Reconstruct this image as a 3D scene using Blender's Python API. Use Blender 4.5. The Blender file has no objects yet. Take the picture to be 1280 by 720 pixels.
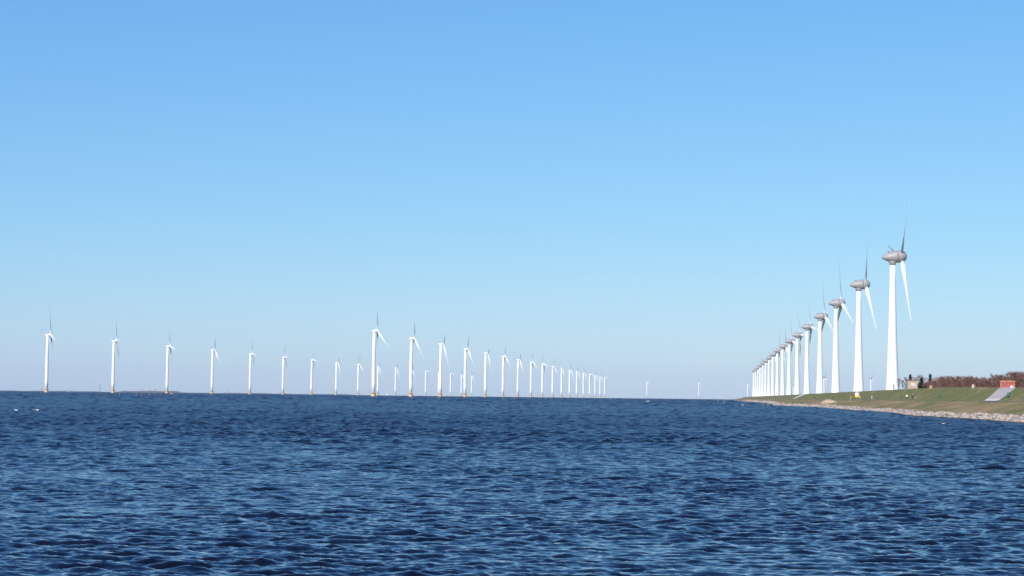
import bpy, bmesh, math, random
import numpy as np
from mathutils import Vector, Matrix

rnd = random.Random(7)
R = math.radians
sc = bpy.context.scene
col = sc.collection

# ------------------------------------------------------------------ camera
F = 2570.0                      # focal length in photo pixels (1280 wide)
CAMZ = 3.8
PITCH = math.atan(134.4 / F)
ROLL = 0.0115
cam_rot = (Matrix.Rotation(math.pi / 2 + PITCH, 3, 'X') @ Matrix.Rotation(ROLL, 3, 'Z'))
cd = bpy.data.cameras.new('camera')
cam = bpy.data.objects.new('camera', cd)
col.objects.link(cam)
cd.sensor_width = 36.0
cd.lens = 36.0 * F / 1280.0
cd.clip_start = 0.5
cd.clip_end = 120000
cam.matrix_world = Matrix.Translation((0, 0, CAMZ)) @ cam_rot.to_4x4()
cd.dof.use_dof = True
cd.dof.focus_distance = 62.0
cd.dof.aperture_fstop = 4.0
sc.camera = cam
CAM = Vector((0, 0, CAMZ))

# ------------------------------------------------------------------ light
SUN_EL, SUN_AZ = 33.0, 206.0     # azimuth clockwise from +Y: behind the camera, to the left
sd = bpy.data.lights.new('sun', 'SUN')
sd.energy = 4.6
sd.angle = R(0.5)
sd.color = (1.0, 0.95, 0.88)
sun = bpy.data.objects.new('sun', sd)
col.objects.link(sun)
sdir = Vector((math.sin(R(SUN_AZ)) * math.cos(R(SUN_EL)), math.cos(R(SUN_AZ)) * math.cos(R(SUN_EL)), math.sin(R(SUN_EL))))
sun.rotation_euler = sdir.to_track_quat('Z', 'Y').to_euler()
sun.location = (0, -50, 80)

w = bpy.data.worlds.new('World')
sc.world = w
w.use_nodes = True
nt = w.node_tree
for n in list(nt.nodes):
    nt.nodes.remove(n)
out = nt.nodes.new('ShaderNodeOutputWorld')
bg = nt.nodes.new('ShaderNodeBackground')
sky = nt.nodes.new('ShaderNodeTexSky')
sky.sky_type = 'NISHITA'
sky.sun_disc = False
sky.sun_elevation = R(SUN_EL)
sky.sun_rotation = R(SUN_AZ)
sky.altitude = 0
sky.air_density = 1.0
sky.dust_density = 0.3
sky.ozone_density = 10.0
sp = nt.nodes.new('ShaderNodeSeparateColor'); cb = nt.nodes.new('ShaderNodeCombineColor')
nt.links.new(sky.outputs[0], sp.inputs[0])
for i_, (g_, t_) in enumerate(((1, 0.66), (0.81, 0.908), (0.48, 1.841))):      # clear northern spring sky: softer, bluer gradient
    pw = nt.nodes.new('ShaderNodeMath'); pw.operation = 'POWER'; pw.inputs[1].default_value = g_
    ml = nt.nodes.new('ShaderNodeMath'); ml.operation = 'MULTIPLY'; ml.inputs[1].default_value = t_
    nt.links.new(sp.outputs[i_], pw.inputs[0]); nt.links.new(pw.outputs[0], ml.inputs[0]); nt.links.new(ml.outputs[0], cb.inputs[i_])
nt.links.new(cb.outputs[0], bg.inputs['Color'])
bg.inputs['Strength'].default_value = 0.15
nt.links.new(bg.outputs[0], out.inputs['Surface'])

sc.view_settings.view_transform = 'Standard'
sc.view_settings.look = 'None'
sc.view_settings.gamma = 1.0
sc.view_settings.exposure = 0.35
sc.cycles.max_bounces = 6
sc.cycles.volume_bounces = 0
sc.cycles.use_denoising = True

# ------------------------------------------------------------------ placing helpers
def at(px, py, Y):
    r = cam_rot @ Vector(((px - 640) / F, -(py - 360) / F, -1.0))
    return CAM + r * (Y / r.y)

def on_water(px, py, z=0.0):
    r = cam_rot @ Vector(((px - 640) / F, -(py - 360) / F, -1.0))
    return CAM + r * ((z - CAMZ) / r.z)

def hor(px):
    return 487.0 + 0.0115 * px

# shoreline (photo measured, metres): X of the water's edge at depth Y, and the straight line of the dike
SH_Y = [-3000, 0, 353, 405, 454, 479, 520, 595, 740, 904, 1061, 1097, 1180, 1415, 1915, 2270, 2960, 5600, 7000, 9000, 13000, 40000]
SH_X = [-245, 55, 87.5, 93, 95, 94.5, 100, 111, 121, 136.5, 140.5, 140.5, 151, 177, 227, 257, 322, 606, 772, 1015, 1560, 6500]
LN_Y = [-3000, 0, 5600, 7000, 9000, 13000, 40000]
LN_X = [-245, 55, 615, 776, 1020, 1565, 6505]
def shore(Y): return float(np.interp(Y, SH_Y, SH_X))
def line(Y): return float(np.interp(Y, LN_Y, LN_X))
def rock_w(y): return float(np.interp(y, [360, 480, 650, 820, 1200], [2.3, 1.9, 1.45, 2.2, 2.8]))
def dike_z(wv, ws, y=None):
    """height of the dike at offset wv from the straight line, water's edge at ws"""
    rw = 2.6 if y is None else rock_w(y)
    top = ws + rw
    cz = 8.3 if y is None else float(np.interp(y, [400, 480, 520, 620, 720, 2300, 5700], [6.8, 6.9, 7.2, 7.9, 8.15, 7.8, 6.9]))
    return float(np.interp(wv, [ws - 14, ws - 3, ws, top, max(top + .5, 8.6), 9.0, 11.2, 12.0, 19.0, 20.0, 24.0, 33.0, 60],
                           [-4, -1.6, 0, .45 * rw, 3.55, 3.7, 3.75, 4.0, cz - .15, cz, cz, 0.8, 0.5]))
def ground_z(x, y):
    return dike_z(x - line(y), shore(y) - line(y), y)
def by_w(px, wv):
    """the point on the dike seen in photo column px at offset wv"""
    lo, hi = 120.0, 12000.0
    for _ in range(60):
        m = .5 * (lo + hi)
        X = at(px, hor(px), m).x
        if X - line(m) < wv: lo = m
        else: hi = m
    X = at(px, hor(px), lo).x
    return Vector((X, lo, dike_z(wv, shore(lo) - line(lo), lo)))

# ------------------------------------------------------------------ object helpers
def tag(o, label=None, cat=None, group=None, kind=None):
    if label: o['label'] = label
    if cat: o['category'] = cat
    if group: o['group'] = group
    if kind: o['kind'] = kind
    return o

def empty(name, loc, rz=0.0, label=None, cat=None, group=None):
    o = bpy.data.objects.new(name, None)
    o.empty_display_size = 0.5
    col.objects.link(o)
    o.location = loc
    o.rotation_euler = (0, 0, rz)
    return tag(o, label, cat, group)

def link(name, me, mat=None, parent=None, mw=None):
    o = bpy.data.objects.new(name, me)
    col.objects.link(o)
    if mat is not None and not me.materials:
        me.materials.append(mat)
    if parent is not None:
        o.parent = parent
    if mw is not None:
        o.matrix_local = mw
    return o

def mesh_from(name, verts, faces, smooth=False):
    me = bpy.data.meshes.new(name)
    me.from_pydata([tuple(v) for v in verts], [], faces)
    me.update()
    if smooth:
        me.polygons.foreach_set('use_smooth', [True] * len(me.polygons))
    return me

def loft(rings, caps=True, close=True):
    """rings: list of equal-length lists of points"""
    n = len(rings[0])
    V = [p for r in rings for p in r]
    Fc = []
    for i in range(len(rings) - 1):
        for j in range(n if close else n - 1):
            a = i * n + j; b = i * n + (j + 1) % n
            Fc.append((a, b, b + n, a + n))
    if caps:
        Fc.append(tuple(reversed(range(n))))
        Fc.append(tuple(range((len(rings) - 1) * n, len(rings) * n)))
    return V, Fc

def merge(parts):
    V, Fc = [], []
    for v, f in parts:
        o = len(V)
        V += list(v)
        Fc += [tuple(i + o for i in q) for q in f]
    return V, Fc

def lathe(profile, n=20, axis='Z', c=(0, 0, 0)):
    rings = []
    for r, h in profile:
        ring = []
        for k in range(n):
            a = 2 * math.pi * k / n
            if axis == 'Z': ring.append((c[0] + r * math.cos(a), c[1] + r * math.sin(a), c[2] + h))
            else: ring.append((c[0] + h, c[1] + r * math.cos(a), c[2] + r * math.sin(a)))
        rings.append(ring)
    return loft(rings)

def box(x0, x1, y0, y1, z0, z1):
    V = [(x, y, z) for z in (z0, z1) for x, y in ((x0, y0), (x1, y0), (x1, y1), (x0, y1))]
    return V, [(3, 2, 1, 0), (4, 5, 6, 7), (0, 1, 5, 4), (1, 2, 6, 5), (2, 3, 7, 6), (3, 0, 4, 7)]

def tube(a, b, r0, r1=None, n=6):
    a = Vector(a); b = Vector(b); r1 = r0 if r1 is None else r1
    d = (b - a).normalized()
    u = d.orthogonal().normalized(); v = d.cross(u)
    rings = [[p + (u * math.cos(2 * math.pi * k / n) + v * math.sin(2 * math.pi * k / n)) * r for k in range(n)] for p, r in ((a, r0), (b, r1))]
    return loft(rings)

# ------------------------------------------------------------------ materials
def new_mat(name, rough=0.6, metal=0.0, spec=0.5):
    m = bpy.data.materials.new(name)
    m.use_nodes = True
    b = m.node_tree.nodes['Principled BSDF']
    b.inputs['Roughness'].default_value = rough
    b.inputs['Metallic'].default_value = metal
    b.inputs['Specular IOR Level'].default_value = spec
    return m, m.node_tree, b

def noise(t, scale, detail=3, rough=0.55, coord='pos', vscale=None):
    if coord == 'pos':
        g = t.nodes.new('ShaderNodeNewGeometry').outputs['Position']
    else:
        g = t.nodes.new('ShaderNodeTexCoord').outputs['Object']
    if vscale:
        mp = t.nodes.new('ShaderNodeMapping')
        mp.inputs['Scale'].default_value = vscale
        t.links.new(g, mp.inputs['Vector'])
        g = mp.outputs[0]
    n = t.nodes.new('ShaderNodeTexNoise')
    n.inputs['Scale'].default_value = scale
    n.inputs['Detail'].default_value = detail
    n.inputs['Roughness'].default_value = rough
    t.links.new(g, n.inputs['Vector'])
    return n.outputs['Fac']

def ramp(t, fac, stops):
    r = t.nodes.new('ShaderNodeValToRGB')
    e = r.color_ramp.elements
    while len(e) < len(stops): e.new(0.5)
    for el, (p, c) in zip(e, stops):
        el.position = p
        el.color = (*c, 1)
    t.links.new(fac, r.inputs[0])
    return r.outputs[0]

def mixc(t, fac, a, b, mode='MIX'):
    m = t.nodes.new('ShaderNodeMix')
    m.data_type = 'RGBA'
    m.blend_type = mode
    for s, v in ((m.inputs[0], fac), (m.inputs[6], a), (m.inputs[7], b)):
        if isinstance(v, (int, float)): s.default_value = v
        elif isinstance(v, tuple): s.default_value = (*v, 1)
        else: t.links.new(v, s)
    return m.outputs[2]

def mathn(t, op, a, b=None, clamp=False):
    m = t.nodes.new('ShaderNodeMath'); m.operation = op; m.use_clamp = clamp
    for i, v in enumerate((a, b)):
        if v is None: continue
        if isinstance(v, (int, float)): m.inputs[i].default_value = v
        else: t.links.new(v, m.inputs[i])
    return m.outputs[0]

def varied(name, c1, c2, scale=1.0, rough=0.6, coord='obj', detail=4, bump=0.0, metal=0.0, vscale=None, spec=0.5):
    m, t, b = new_mat(name, rough, metal, spec)
    f = noise(t, scale, detail, coord=coord, vscale=vscale)
    c = ramp(t, f, [(0.3, c1), (0.7, c2)])
    t.links.new(c, b.inputs['Base Color'])
    if bump:
        bp = t.nodes.new('ShaderNodeBump')
        bp.inputs['Strength'].default_value = 1.0
        bp.inputs['Distance'].default_value = bump
        t.links.new(f, bp.inputs['Height'])
        t.links.new(bp.outputs[0], b.inputs['Normal'])
    return m

M = {}
M['white'] = varied('white_tower_paint', (.76, .765, .77), (.83, .83, .83), .15, .45, vscale=(1, 1, .15))
M['tower'] = varied('white_concrete_paint', (.74, .74, .73), (.83, .83, .82), .12, .5, vscale=(1, 1, .12))
M['blade'] = varied('blade_paint', (.72, .73, .74), (.8, .8, .8), .3, .35)
M['yellow'] = varied('yellow_foundation_paint', (.62, .38, .19), (.72, .49, .28), .6, .55)
M['nacelle'] = varied('grey_nacelle_paint', (.25, .235, .24), (.32, .30, .30), .35, .5)
M['darkgrey'] = varied('dark_grey_metal', (.08, .08, .09), (.13, .13, .13), 2, .5)
M['steel'] = varied('steel', (.35, .36, .37), (.48, .48, .48), 2, .4, metal=.6)
M['pole'] = varied('brown_wet_timber', (.16, .09, .06), (.28, .16, .11), 3, .8)
M['concrete'] = varied('pale_concrete', (.36, .30, .275), (.45, .385, .35), .6, .85, coord='pos', bump=.01)
M['concrete2'] = varied('paler_concrete', (.5, .45, .41), (.58, .53, .48), .8, .85, coord='pos')
M['path'] = varied('path_asphalt', (.24, .22, .21), (.34, .31, .29), .5, .9, coord='pos')

# ------------------------------------------------------------------ water
def ocean_tile(N, L, lmin, lmax, wind, power, seed, slope):
    rs = np.random.RandomState(seed)
    k1 = np.fft.fftfreq(N, L / N) * 2 * np.pi
    kx, ky = np.meshgrid(k1, k1, indexing='ij')
    k = np.hypot(kx, ky); k[0, 0] = 1
    th = np.arctan2(ky, kx) - wind
    S = k ** -4.0 * (0.05 + np.maximum(np.cos(th), 0) ** power)
    S *= np.exp(-(2 * np.pi / k / lmax) ** 4) * np.exp(-(k * lmin / 2 / np.pi) ** 2)
    S[0, 0] = 0
    A = (rs.randn(N, N) + 1j * rs.randn(N, N)) * np.sqrt(S)
    h = np.fft.ifft2(A).real
    sx = np.fft.ifft2(1j * kx * A).real; sy = np.fft.ifft2(1j * ky * A).real
    s = slope / math.sqrt((sx ** 2 + sy ** 2).mean())
    dx = np.fft.ifft2(-1j * kx / k * A).real; dy = np.fft.ifft2(-1j * ky / k * A).real
    return [(q * s).astype(np.float32) for q in (h, dx, dy)]

def sample(tile, L, x, y):
    N = tile[0].shape[0]
    u = x / L * N; v = y / L * N
    i = np.floor(u).astype(np.int64); j = np.floor(v).astype(np.int64)
    fu = (u - i); fv = (v - j)
    i0 = i % N; i1 = (i + 1) % N; j0 = j % N; j1 = (j + 1) % N
    return [q[i0, j0] * (1 - fu) * (1 - fv) + q[i1, j0] * fu * (1 - fv) + q[i0, j1] * (1 - fu) * fv + q[i1, j1] * fu * fv for q in tile]

def build_water():
    r = list(np.linspace(0.5, 24, 12))
    while r[-1] < 1000:
        r.append(r[-1] * 1.0019 if r[-1] < 420 else r[-1] * 1.0024)
    while r[-1] < 6400:
        r.append(r[-1] + 3.4)
    while r[-1] < 17500:
        r.append(r[-1] * 1.12)
    r = np.array(r)
    half = 0.48
    fine = np.linspace(-half, half, 1251)
    coarse = np.linspace(half, 2 * math.pi - half, 50)[1:-1]
    ang = np.concatenate([fine, coarse])
    RR, AA = np.meshgrid(r, ang, indexing='ij')
    X = RR * np.sin(AA); Y = RR * np.cos(AA)
    aa = np.where(AA > math.pi, AA - 2 * math.pi, AA)
    fade = np.clip((half - np.abs(aa)) / 0.03, 0, 1) * np.clip((6300 - RR) / 500, 0, 1) * np.clip((RR - 20) / 5, 0, 1)
    fade2 = fade * np.clip((260 - RR) / 180, 0, 1)
    t1 = ocean_tile(1024, 181.0, 0.32, 1.2, R(80), 2.0, 3, 0.29)
    t3 = ocean_tile(1024, 2600.0, 5.5, 11, R(75), 2.0, 9, 0.23)
    t4 = ocean_tile(1024, 560.0, 1.6, 3.6, R(72), 2.0, 13, 0.20)
    midf = fade * np.clip((RR - 45) / 130, 0, 1)
    far = fade * np.clip((RR - 350) / 900, 0, 1)
    t2 = ocean_tile(1024, 33.0, 0.11, .6, R(74), 1.2, 5, 0.21)
    c, s = math.cos(.35), math.sin(.35)
    h1, dx1, dy1 = sample(t1, 181.0, X * .6, Y)      # crests drawn out across the wind
    h2, dx2, dy2 = sample(t2, 33.0, (X * c - Y * s) * .75, X * s + Y * c)
    h3 = sample(t3, 2600.0, X, Y)[0]
    # gusts: patches where the lake is rougher or calmer
    g1 = ocean_tile(512, 900.0, 35, 140, R(20), 1.0, 31, 1.0)[0]; g1 /= g1.std()
    g2 = ocean_tile(512, 240.0, 9, 30, R(20), 1.0, 33, 1.0)[0]; g2 /= g2.std()
    gust = np.clip(1 + .11 * sample([g1], 900.0, X, Y)[0] + .11 * sample([g2], 240.0, X, Y)[0], .45, 1.7)
    h1 = h1 * gust; h2 = h2 * gust
    Z = h1 * fade + h2 * fade2 + (h3 * far + sample(t4, 560.0, X, Y)[0] * midf) * (gust * .7 + .3)
    Z = Z - np.minimum(np.maximum(RR - 4000, 0) ** 2 / 4.04e6, 12.0)     # the lake curves away below the horizon
    X = X + 0.2 * dx1 * fade; Y = Y + 0.35 * dy1 * fade
    nr, na = X.shape
    co = np.stack([X, Y, Z], -1).reshape(-1, 3).astype(np.float32)
    ii, jj = np.meshgrid(np.arange(nr - 1), np.arange(na), indexing='ij')
    j2 = (jj + 1) % na
    q = np.stack([ii * na + jj, ii * na + j2, (ii + 1) * na + j2, (ii + 1) * na + jj], -1).reshape(-1, 4)
    q = q[:, ::-1]
    me = bpy.data.meshes.new('water')
    me.vertices.add(len(co)); me.vertices.foreach_set('co', co.ravel())
    me.loops.add(q.size); me.loops.foreach_set('vertex_index', q.ravel().astype(np.int32))
    me.polygons.add(len(q)); me.polygons.foreach_set('loop_start', np.arange(0, q.size, 4, dtype=np.int32))
    me.polygons.foreach_set('use_smooth', np.ones(len(q), dtype=bool))
    me.update(calc_edges=True)
    # unresolved ripples become microfacet roughness where the waves are no longer meshed
    at_r = me.attributes.new('ripple', 'FLOAT', 'POINT')
    at_r.data.foreach_set('value', (0.03 + 0.26 * np.clip((RR - 40) / 230, 0, 1) ** .7).ravel().astype(np.float32))
    m, t, b = new_mat('lake_water', 0.04)
    ra = t.nodes.new('ShaderNodeAttribute'); ra.attribute_name = 'ripple'
    t.links.new(ra.outputs['Fac'], b.inputs['Roughness'])
    b.inputs['IOR'].default_value = 1.333
    f = noise(t, .02, 2, vscale=(.5, 1, 1))
    t.links.new(ramp(t, f, [(.3, (.002, .003, .007)), (.7, (.003, .004, .009))]), b.inputs['Base Color'])
    patch = ramp(t, noise(t, .006, 3, vscale=(.25, 1, 1)), [(.35, (.7, .7, .7)), (.65, (1, 1, 1))])
    # fine ripples: noise slopes turned straight into a normal (keeps its strength far out)
    def slopes(scale, det):
        g = t.nodes.new('ShaderNodeNewGeometry').outputs['Position']
        n_ = t.nodes.new('ShaderNodeTexNoise'); n_.inputs['Scale'].default_value = scale; n_.inputs['Detail'].default_value = det
        n_.inputs['Roughness'].default_value = .6
        t.links.new(g, n_.inputs['Vector'])
        v = t.nodes.new('ShaderNodeVectorMath'); v.operation = 'SUBTRACT'
        t.links.new(n_.outputs['Color'], v.inputs[0]); v.inputs[1].default_value = (.5, .5, .5)
        return v.outputs[0]
    def vm(op, a_, b_):
        v = t.nodes.new('ShaderNodeVectorMath'); v.operation = op
        for i_, q_ in enumerate((a_, b_)):
            if isinstance(q_, tuple): v.inputs[i_].default_value = q_
            else: t.links.new(q_, v.inputs[i_])
        return v.outputs[0]
    sl = vm('ADD', vm('MULTIPLY', slopes(1.3, 2), (.1, .12, 0)), vm('MULTIPLY', slopes(7.0, 2), (.18, .2, 0)))
    sl = vm('MULTIPLY', sl, patch)
    nn = vm('NORMALIZE', vm('ADD', t.nodes.new('ShaderNodeNewGeometry').outputs['Normal'], sl), (0, 0, 0))
    t.links.new(nn, b.inputs['Normal'])
    o = link('water', me, m)
    tag(o, kind='structure')
    o['label'] = 'dark blue rippled lake water'
build_water()

# ------------------------------------------------------------------ land: dike and polder in one sheet
def build_ground():
    ys = [-3000, -1500, -800, -400, -200, -80]
    ys += list(np.arange(0, 300, 8.0)) + list(np.arange(300, 1300, 1.6))
    while ys[-1] < 12000: ys.append(ys[-1] * 1.006)
    while ys[-1] < 16500: ys.append(ys[-1] * 1.1)
    ws_ = list(np.arange(-9, 13, .55)) + list(np.arange(13, 36, .9)) + [38, 42, 48, 60, 90, 150, 300, 700, 1500, 4000, 9000]
    rs = np.random.RandomState(11)
    V = []; W = []
    for y in ys:
        L = line(y); s = shore(y) - L
        for wv in ws_:
            # columns follow the water's edge below the path so its bulges are smooth
            ww = wv if wv > 9 else s + (wv + 0) * (9 - s) / 9 if wv > 0 else s + wv
            z = dike_z(ww, s, y)
            if -2 < wv < 40:
                amp = .10 if wv > 9 else .16
                z += amp * (math.sin(y * .31 + ww * 1.3) * math.sin(y * .083 + 1.7 * ww) * .6 + (rs.rand() - .5) * .8) * (1 if not 8.4 < ww < 12 else .15)
            V.append((L + ww, y, z)); W.append(ww - s if ww < 9 else ww + 100)
    n = len(ws_)
    Fc = [(i * n + j, i * n + j + 1, (i + 1) * n + j + 1, (i + 1) * n + j) for i in range(len(ys) - 1) for j in range(n - 1)]
    me = mesh_from('ground', V, Fc, True)
    a = me.attributes.new('offset', 'FLOAT', 'POINT')
    a.data.foreach_set('value', W)
    m, t, b = new_mat('dike_grass', .95, spec=.2)
    at_ = t.nodes.new('ShaderNodeAttribute'); at_.attribute_name = 'offset'
    off = at_.outputs['Fac']
    upper = mathn(t, 'GREATER_THAN', off, 60.0)
    n_big = noise(t, .05, 5, .6, vscale=(1.0, .35, 1))
    n_mid = noise(t, .22, 6, .7)
    n_fine = noise(t, 3.0, 4, .7)
    green = ramp(t, n_mid, [(.3, (.098, .112, .030)), (.52, (.145, .150, .047)), (.72, (.20, .175, .066))])
    tan = ramp(t, n_mid, [(.3, (.22, .15, .072)), (.7, (.40, .27, .14))])
    olive = ramp(t, n_mid, [(.3, (.135, .125, .045)), (.7, (.24, .185, .085))])
    low = mixc(t, ramp(t, n_big, [(.43, (0, 0, 0)), (.56, (1, 1, 1))]), olive, tan)
    up = mixc(t, ramp(t, n_big, [(.52, (0, 0, 0)), (.75, (.8, .8, .8))]), green, olive)
    n_pat = noise(t, .11, 5, .65, vscale=(1.0, .4, 1))
    low = mixc(t, ramp(t, n_pat, [(.50, (0, 0, 0)), (.60, (.9, .9, .9))]), low, green)
    up = mixc(t, ramp(t, n_pat, [(.36, (.7, .7, .7)), (.45, (0, 0, 0))]), up, tan)
    c = mixc(t, upper, low, up)
    # bare sandy soil close above the stones, and olive further up, below the path
    soil = mathn(t, 'LESS_THAN', mathn(t, 'ADD', off, mathn(t, 'MULTIPLY', n_mid, 3.0)), 4.6)
    c = mixc(t, soil, c, ramp(t, n_fine, [(.3, (.21, .15, .09)), (.7, (.38, .29, .19))]))
    c = mixc(t, .25, c, ramp(t, n_fine, [(.3, (.45, .45, .45)), (.7, (1.0, 1.0, 1.0))]), 'MULTIPLY')
    t.links.new(c, b.inputs['Base Color'])
    bp = t.nodes.new('ShaderNodeBump'); bp.inputs['Distance'].default_value = .12
    t.links.new(n_fine, bp.inputs['Height']); t.links.new(bp.outputs[0], b.inputs['Normal'])
    tag(link('ground', me, m), kind='structure')['label'] = 'grassy dike slope and flat land behind it'
build_ground()

def strip_on_dike(name, pts_l, pts_r, mat, lift, kind='structure', label=None):
    V = []
    for a, b_ in zip(pts_l, pts_r):
        for p in (a, b_):
            V.append((p[0], p[1], ground_z(p[0], p[1]) + lift))
    Fc = [(2 * i, 2 * i + 1, 2 * i + 3, 2 * i + 2) for i in range(len(pts_l) - 1)]
    o = link(name, mesh_from(name, V, Fc), mat)
    tag(o, kind=kind)
    if label: o['label'] = label
    return o

# path along the dike
yy = list(np.arange(100, 3000, 5.0))
strip_on_dike('path', [(line(y) + 9.3, y) for y in yy], [(line(y) + 10.9, y) for y in yy], M['path'], .09, label='narrow paved path along the foot of the grass slope')

def paved_ramp(bl, br, tl, tr, k0, k1, name, mat, lift, label, n=14, m_=8):
    """quad given by world (x, y) corners, laid on the dike slope between fractions k0 and k1 of its rise"""
    V = []; Fc = []
    for i in range(n + 1):
        f = k0 + (k1 - k0) * i / n
        a = Vector(bl).lerp(Vector(tl), f); b_ = Vector(br).lerp(Vector(tr), f)
        for j in range(m_ + 1):
            p = a.lerp(b_, j / m_)
            V.append((p.x, p.y, ground_z(p.x, p.y) + lift))
    for i in range(n):
        for j in range(m_):
            q = i * (m_ + 1) + j
            Fc.append((q, q + 1, q + m_ + 2, q + m_ + 1))
    me = mesh_from(name, V, Fc)
    o = link(name, me, mat)
    md = o.modifiers.new('thick', 'SOLIDIFY'); md.thickness = .3; md.offset = -1
    tag(o, kind='structure')['label'] = label
bl, br = by_w(1227.3, 10.0), by_w(1243.5, 10.0)
tl, tr = by_w(1250.3, 19.3), by_w(1270.0, 19.3)
paved_ramp(bl.xy, br.xy, tl.xy, tr.xy, 0.0, .27, 'ramp', M['concrete2'], .17, 'pale concrete apron at the bottom of the wide ramp')
paved_ramp(bl.xy, br.xy, tl.xy, tr.xy, .27, 1.0, 'ramp', M['concrete'], .15, 'wide grey concrete ramp climbing the grass dike')
paved_ramp(by_w(990.5, 11.0).xy, by_w(992.5, 11.0).xy, by_w(1003.8, 19.5).xy, by_w(1009.5, 19.5).xy, 0, 1, 'ramp', M['concrete2'], .25,
           'thin pale ramp crossing the dike below the distant towers')

# sandy mound at the water's edge
def build_mound():
    c0 = at(1036, hor(1036), 960); c0.z = 0
    V = []; Fc = []
    nu, nv = 44, 26
    for i in range(nu + 1):
        for j in range(nv + 1):
            u = i / nu * 2 - 1; v = j / nv * 2 - 1
            x = u * 4.4 + (3.5 if u > 0 else 0) * u; y = v * 19
            rr = math.hypot(u, v)
            h = 4.0 * max(0, 1 - rr ** 2) ** .8 * (1 - .25 * max(0, u)) + rnd.uniform(-.12, .12) - .3
            V.append((c0.x + x, c0.y + y, h))
    for i in range(nu):
        for j in range(nv):
            q = i * (nv + 1) + j
            Fc.append((q, q + nv + 1, q + nv + 2, q + 1))
    m = varied('sand', (.42, .29, .16), (.58, .44, .29), .4, .95, coord='pos', bump=.03)
    tag(link('sand_mound', mesh_from('sand_mound', V, Fc, True), m), kind='structure')['label'] = 'sandy mound at the water edge of the dike'
build_mound()

# ------------------------------------------------------------------ far shore on the left
def build_far_shore():
    V = []; Fc = []
    rs = random.Random(5)
    n = 260
    Y0 = 17000
    hs = []
    for i in range(n + 1):
        px = -60 + (470 + 60) * i / n
        e = 8 + 1.5 * math.sin(i * .11) + 1.2 * math.sin(i * .37 + 1) + rs.uniform(-.8, .8)
        if 150 < px < 225: e += 8
        if px > 420: e *= max(0.05, (470 - px) / 50)
        hs.append(e)
        for d in range(4):
            p = at(px, hor(px), Y0 + d * 260)
            V.append((p.x, p.y, [-14, e - 10, e - 10.5, -14][d]))
    for i in range(n):
        for d in range(3):
            q = i * 4 + d
            Fc.append((q, q + 4, q + 5, q + 1))
    m = varied('far_shore', (.05, .06, .05), (.09, .09, .07), .004, .95, coord='pos')
    tag(link('hills', mesh_from('hills', V, Fc), m), kind='structure')['label'] = 'low distant shore on the horizon at left'
build_far_shore()

# ------------------------------------------------------------------ wind turbines
def blade_mesh(name, Rr, root_r, r0, stations, bend, tip_curl=0.0):
    """span along +Z, leading edge towards +Y, upwind +X. stations: (r, chord, twist_deg, thickness ratio)"""
    rings = []
    n = 16
    for r, ch, tw, th in stations:
        ring = []
        t_ = math.radians(tw)
        x_off = bend * (r / Rr) ** 2 + (tip_curl * max(0, (r - .95 * Rr) / (.05 * Rr)) ** 2 if tip_curl else 0)
        for k in range(n):
            a = 2 * math.pi * k / n
            s = math.cos(a)
            c = ch * .5 * s + ch * .12 * (1 - th)         # along chord, leading edge +
            tk = ch * th * .5 * math.sin(a) * (1 if th > .9 else (0.55 + .45 * s) ** .7 if s > -1 else 0)
            y = c * math.cos(t_) - tk * math.sin(t_)
            x = c * math.sin(t_) + tk * math.cos(t_)
            ring.append((x + x_off, y, r))
        rings.append(ring)
    return mesh_from(name, *loft(rings), True)

def interp_st(keys, n=22):
    rs_ = [k[0] for k in keys]
    o = []
    for i in range(n):
        f = i / (n - 1)
        r = rs_[0] + (rs_[-1] - rs_[0]) * f
        o.append((r, *[float(np.interp(r, rs_, [k[q] for k in keys])) for q in (1, 2, 3)]))
    return o

S_BLADE = blade_mesh('blade', 54, 1.2, 1, interp_st([(1.3, 2.1, 38, 1), (4, 2.2, 37, .9), (10, 3.7, 34, .36), (18, 3.0, 26, .26), (30, 1.9, 13, .2), (42, 1.2, 7, .17), (51, .75, 5, .15), (54, .3, 4, .15)]), 2.2)
S_BLADE.materials.append(M['blade'])
E_BLADE = blade_mesh('blade', 63, 2, 2, interp_st([(3.6, 3.4, 42, .95), (7, 4.6, 38, .6), (11, 5.6, 33, .36), (20, 4.5, 24, .26), (32, 3.6, 18, .21), (45, 2.9, 14, .18), (58, 2.2, 12, .16), (63, .9, 11, .15)], 28), .8, .4)
E_BLADE.materials.append(M['blade'])

def mk(name, vf, mat, smooth=True):
    me = mesh_from(name, *vf, smooth)
    me.materials.append(mat)
    return me
HS = 95.0
S_TOWER = mk('tower', lathe([(2.75, 5.6), (2.7, 20), (2.55, 45), (2.25, 70), (1.85, HS - 2.2)], 28), M['white'])
S_FOUND = mk('foundation', lathe([(2.9, -7), (2.9, 5.0), (4.4, 5.1), (4.4, 5.5), (2.8, 5.6)], 24), M['yellow'], False)
rail_ = []
for k in range(16):
    a = 2 * math.pi * k / 16; a2 = 2 * math.pi * (k + 1) / 16
    p = (4.2 * math.cos(a), 4.2 * math.sin(a)); q = (4.2 * math.cos(a2), 4.2 * math.sin(a2))
    rail_.append(tube((*p, 5.5), (*p, 6.7), .05, n=4))
    for h in (6.1, 6.7): rail_.append(tube((*p, h), (*q, h), .04, n=4))
S_RAIL = mk('railing', merge(rail_), M['yellow'], False)
S_LADDER = mk('boat_landing', merge([tube((3.3, s * .6, -2), (3.3, s * .6, 6.3), .14, n=6) for s in (-1, 1)] + [tube((3.3, -.6, h * .6 - 1), (3.3, .6, h * .6 - 1), .05, n=4) for h in range(12)]), M['yellow'], False)

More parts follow.
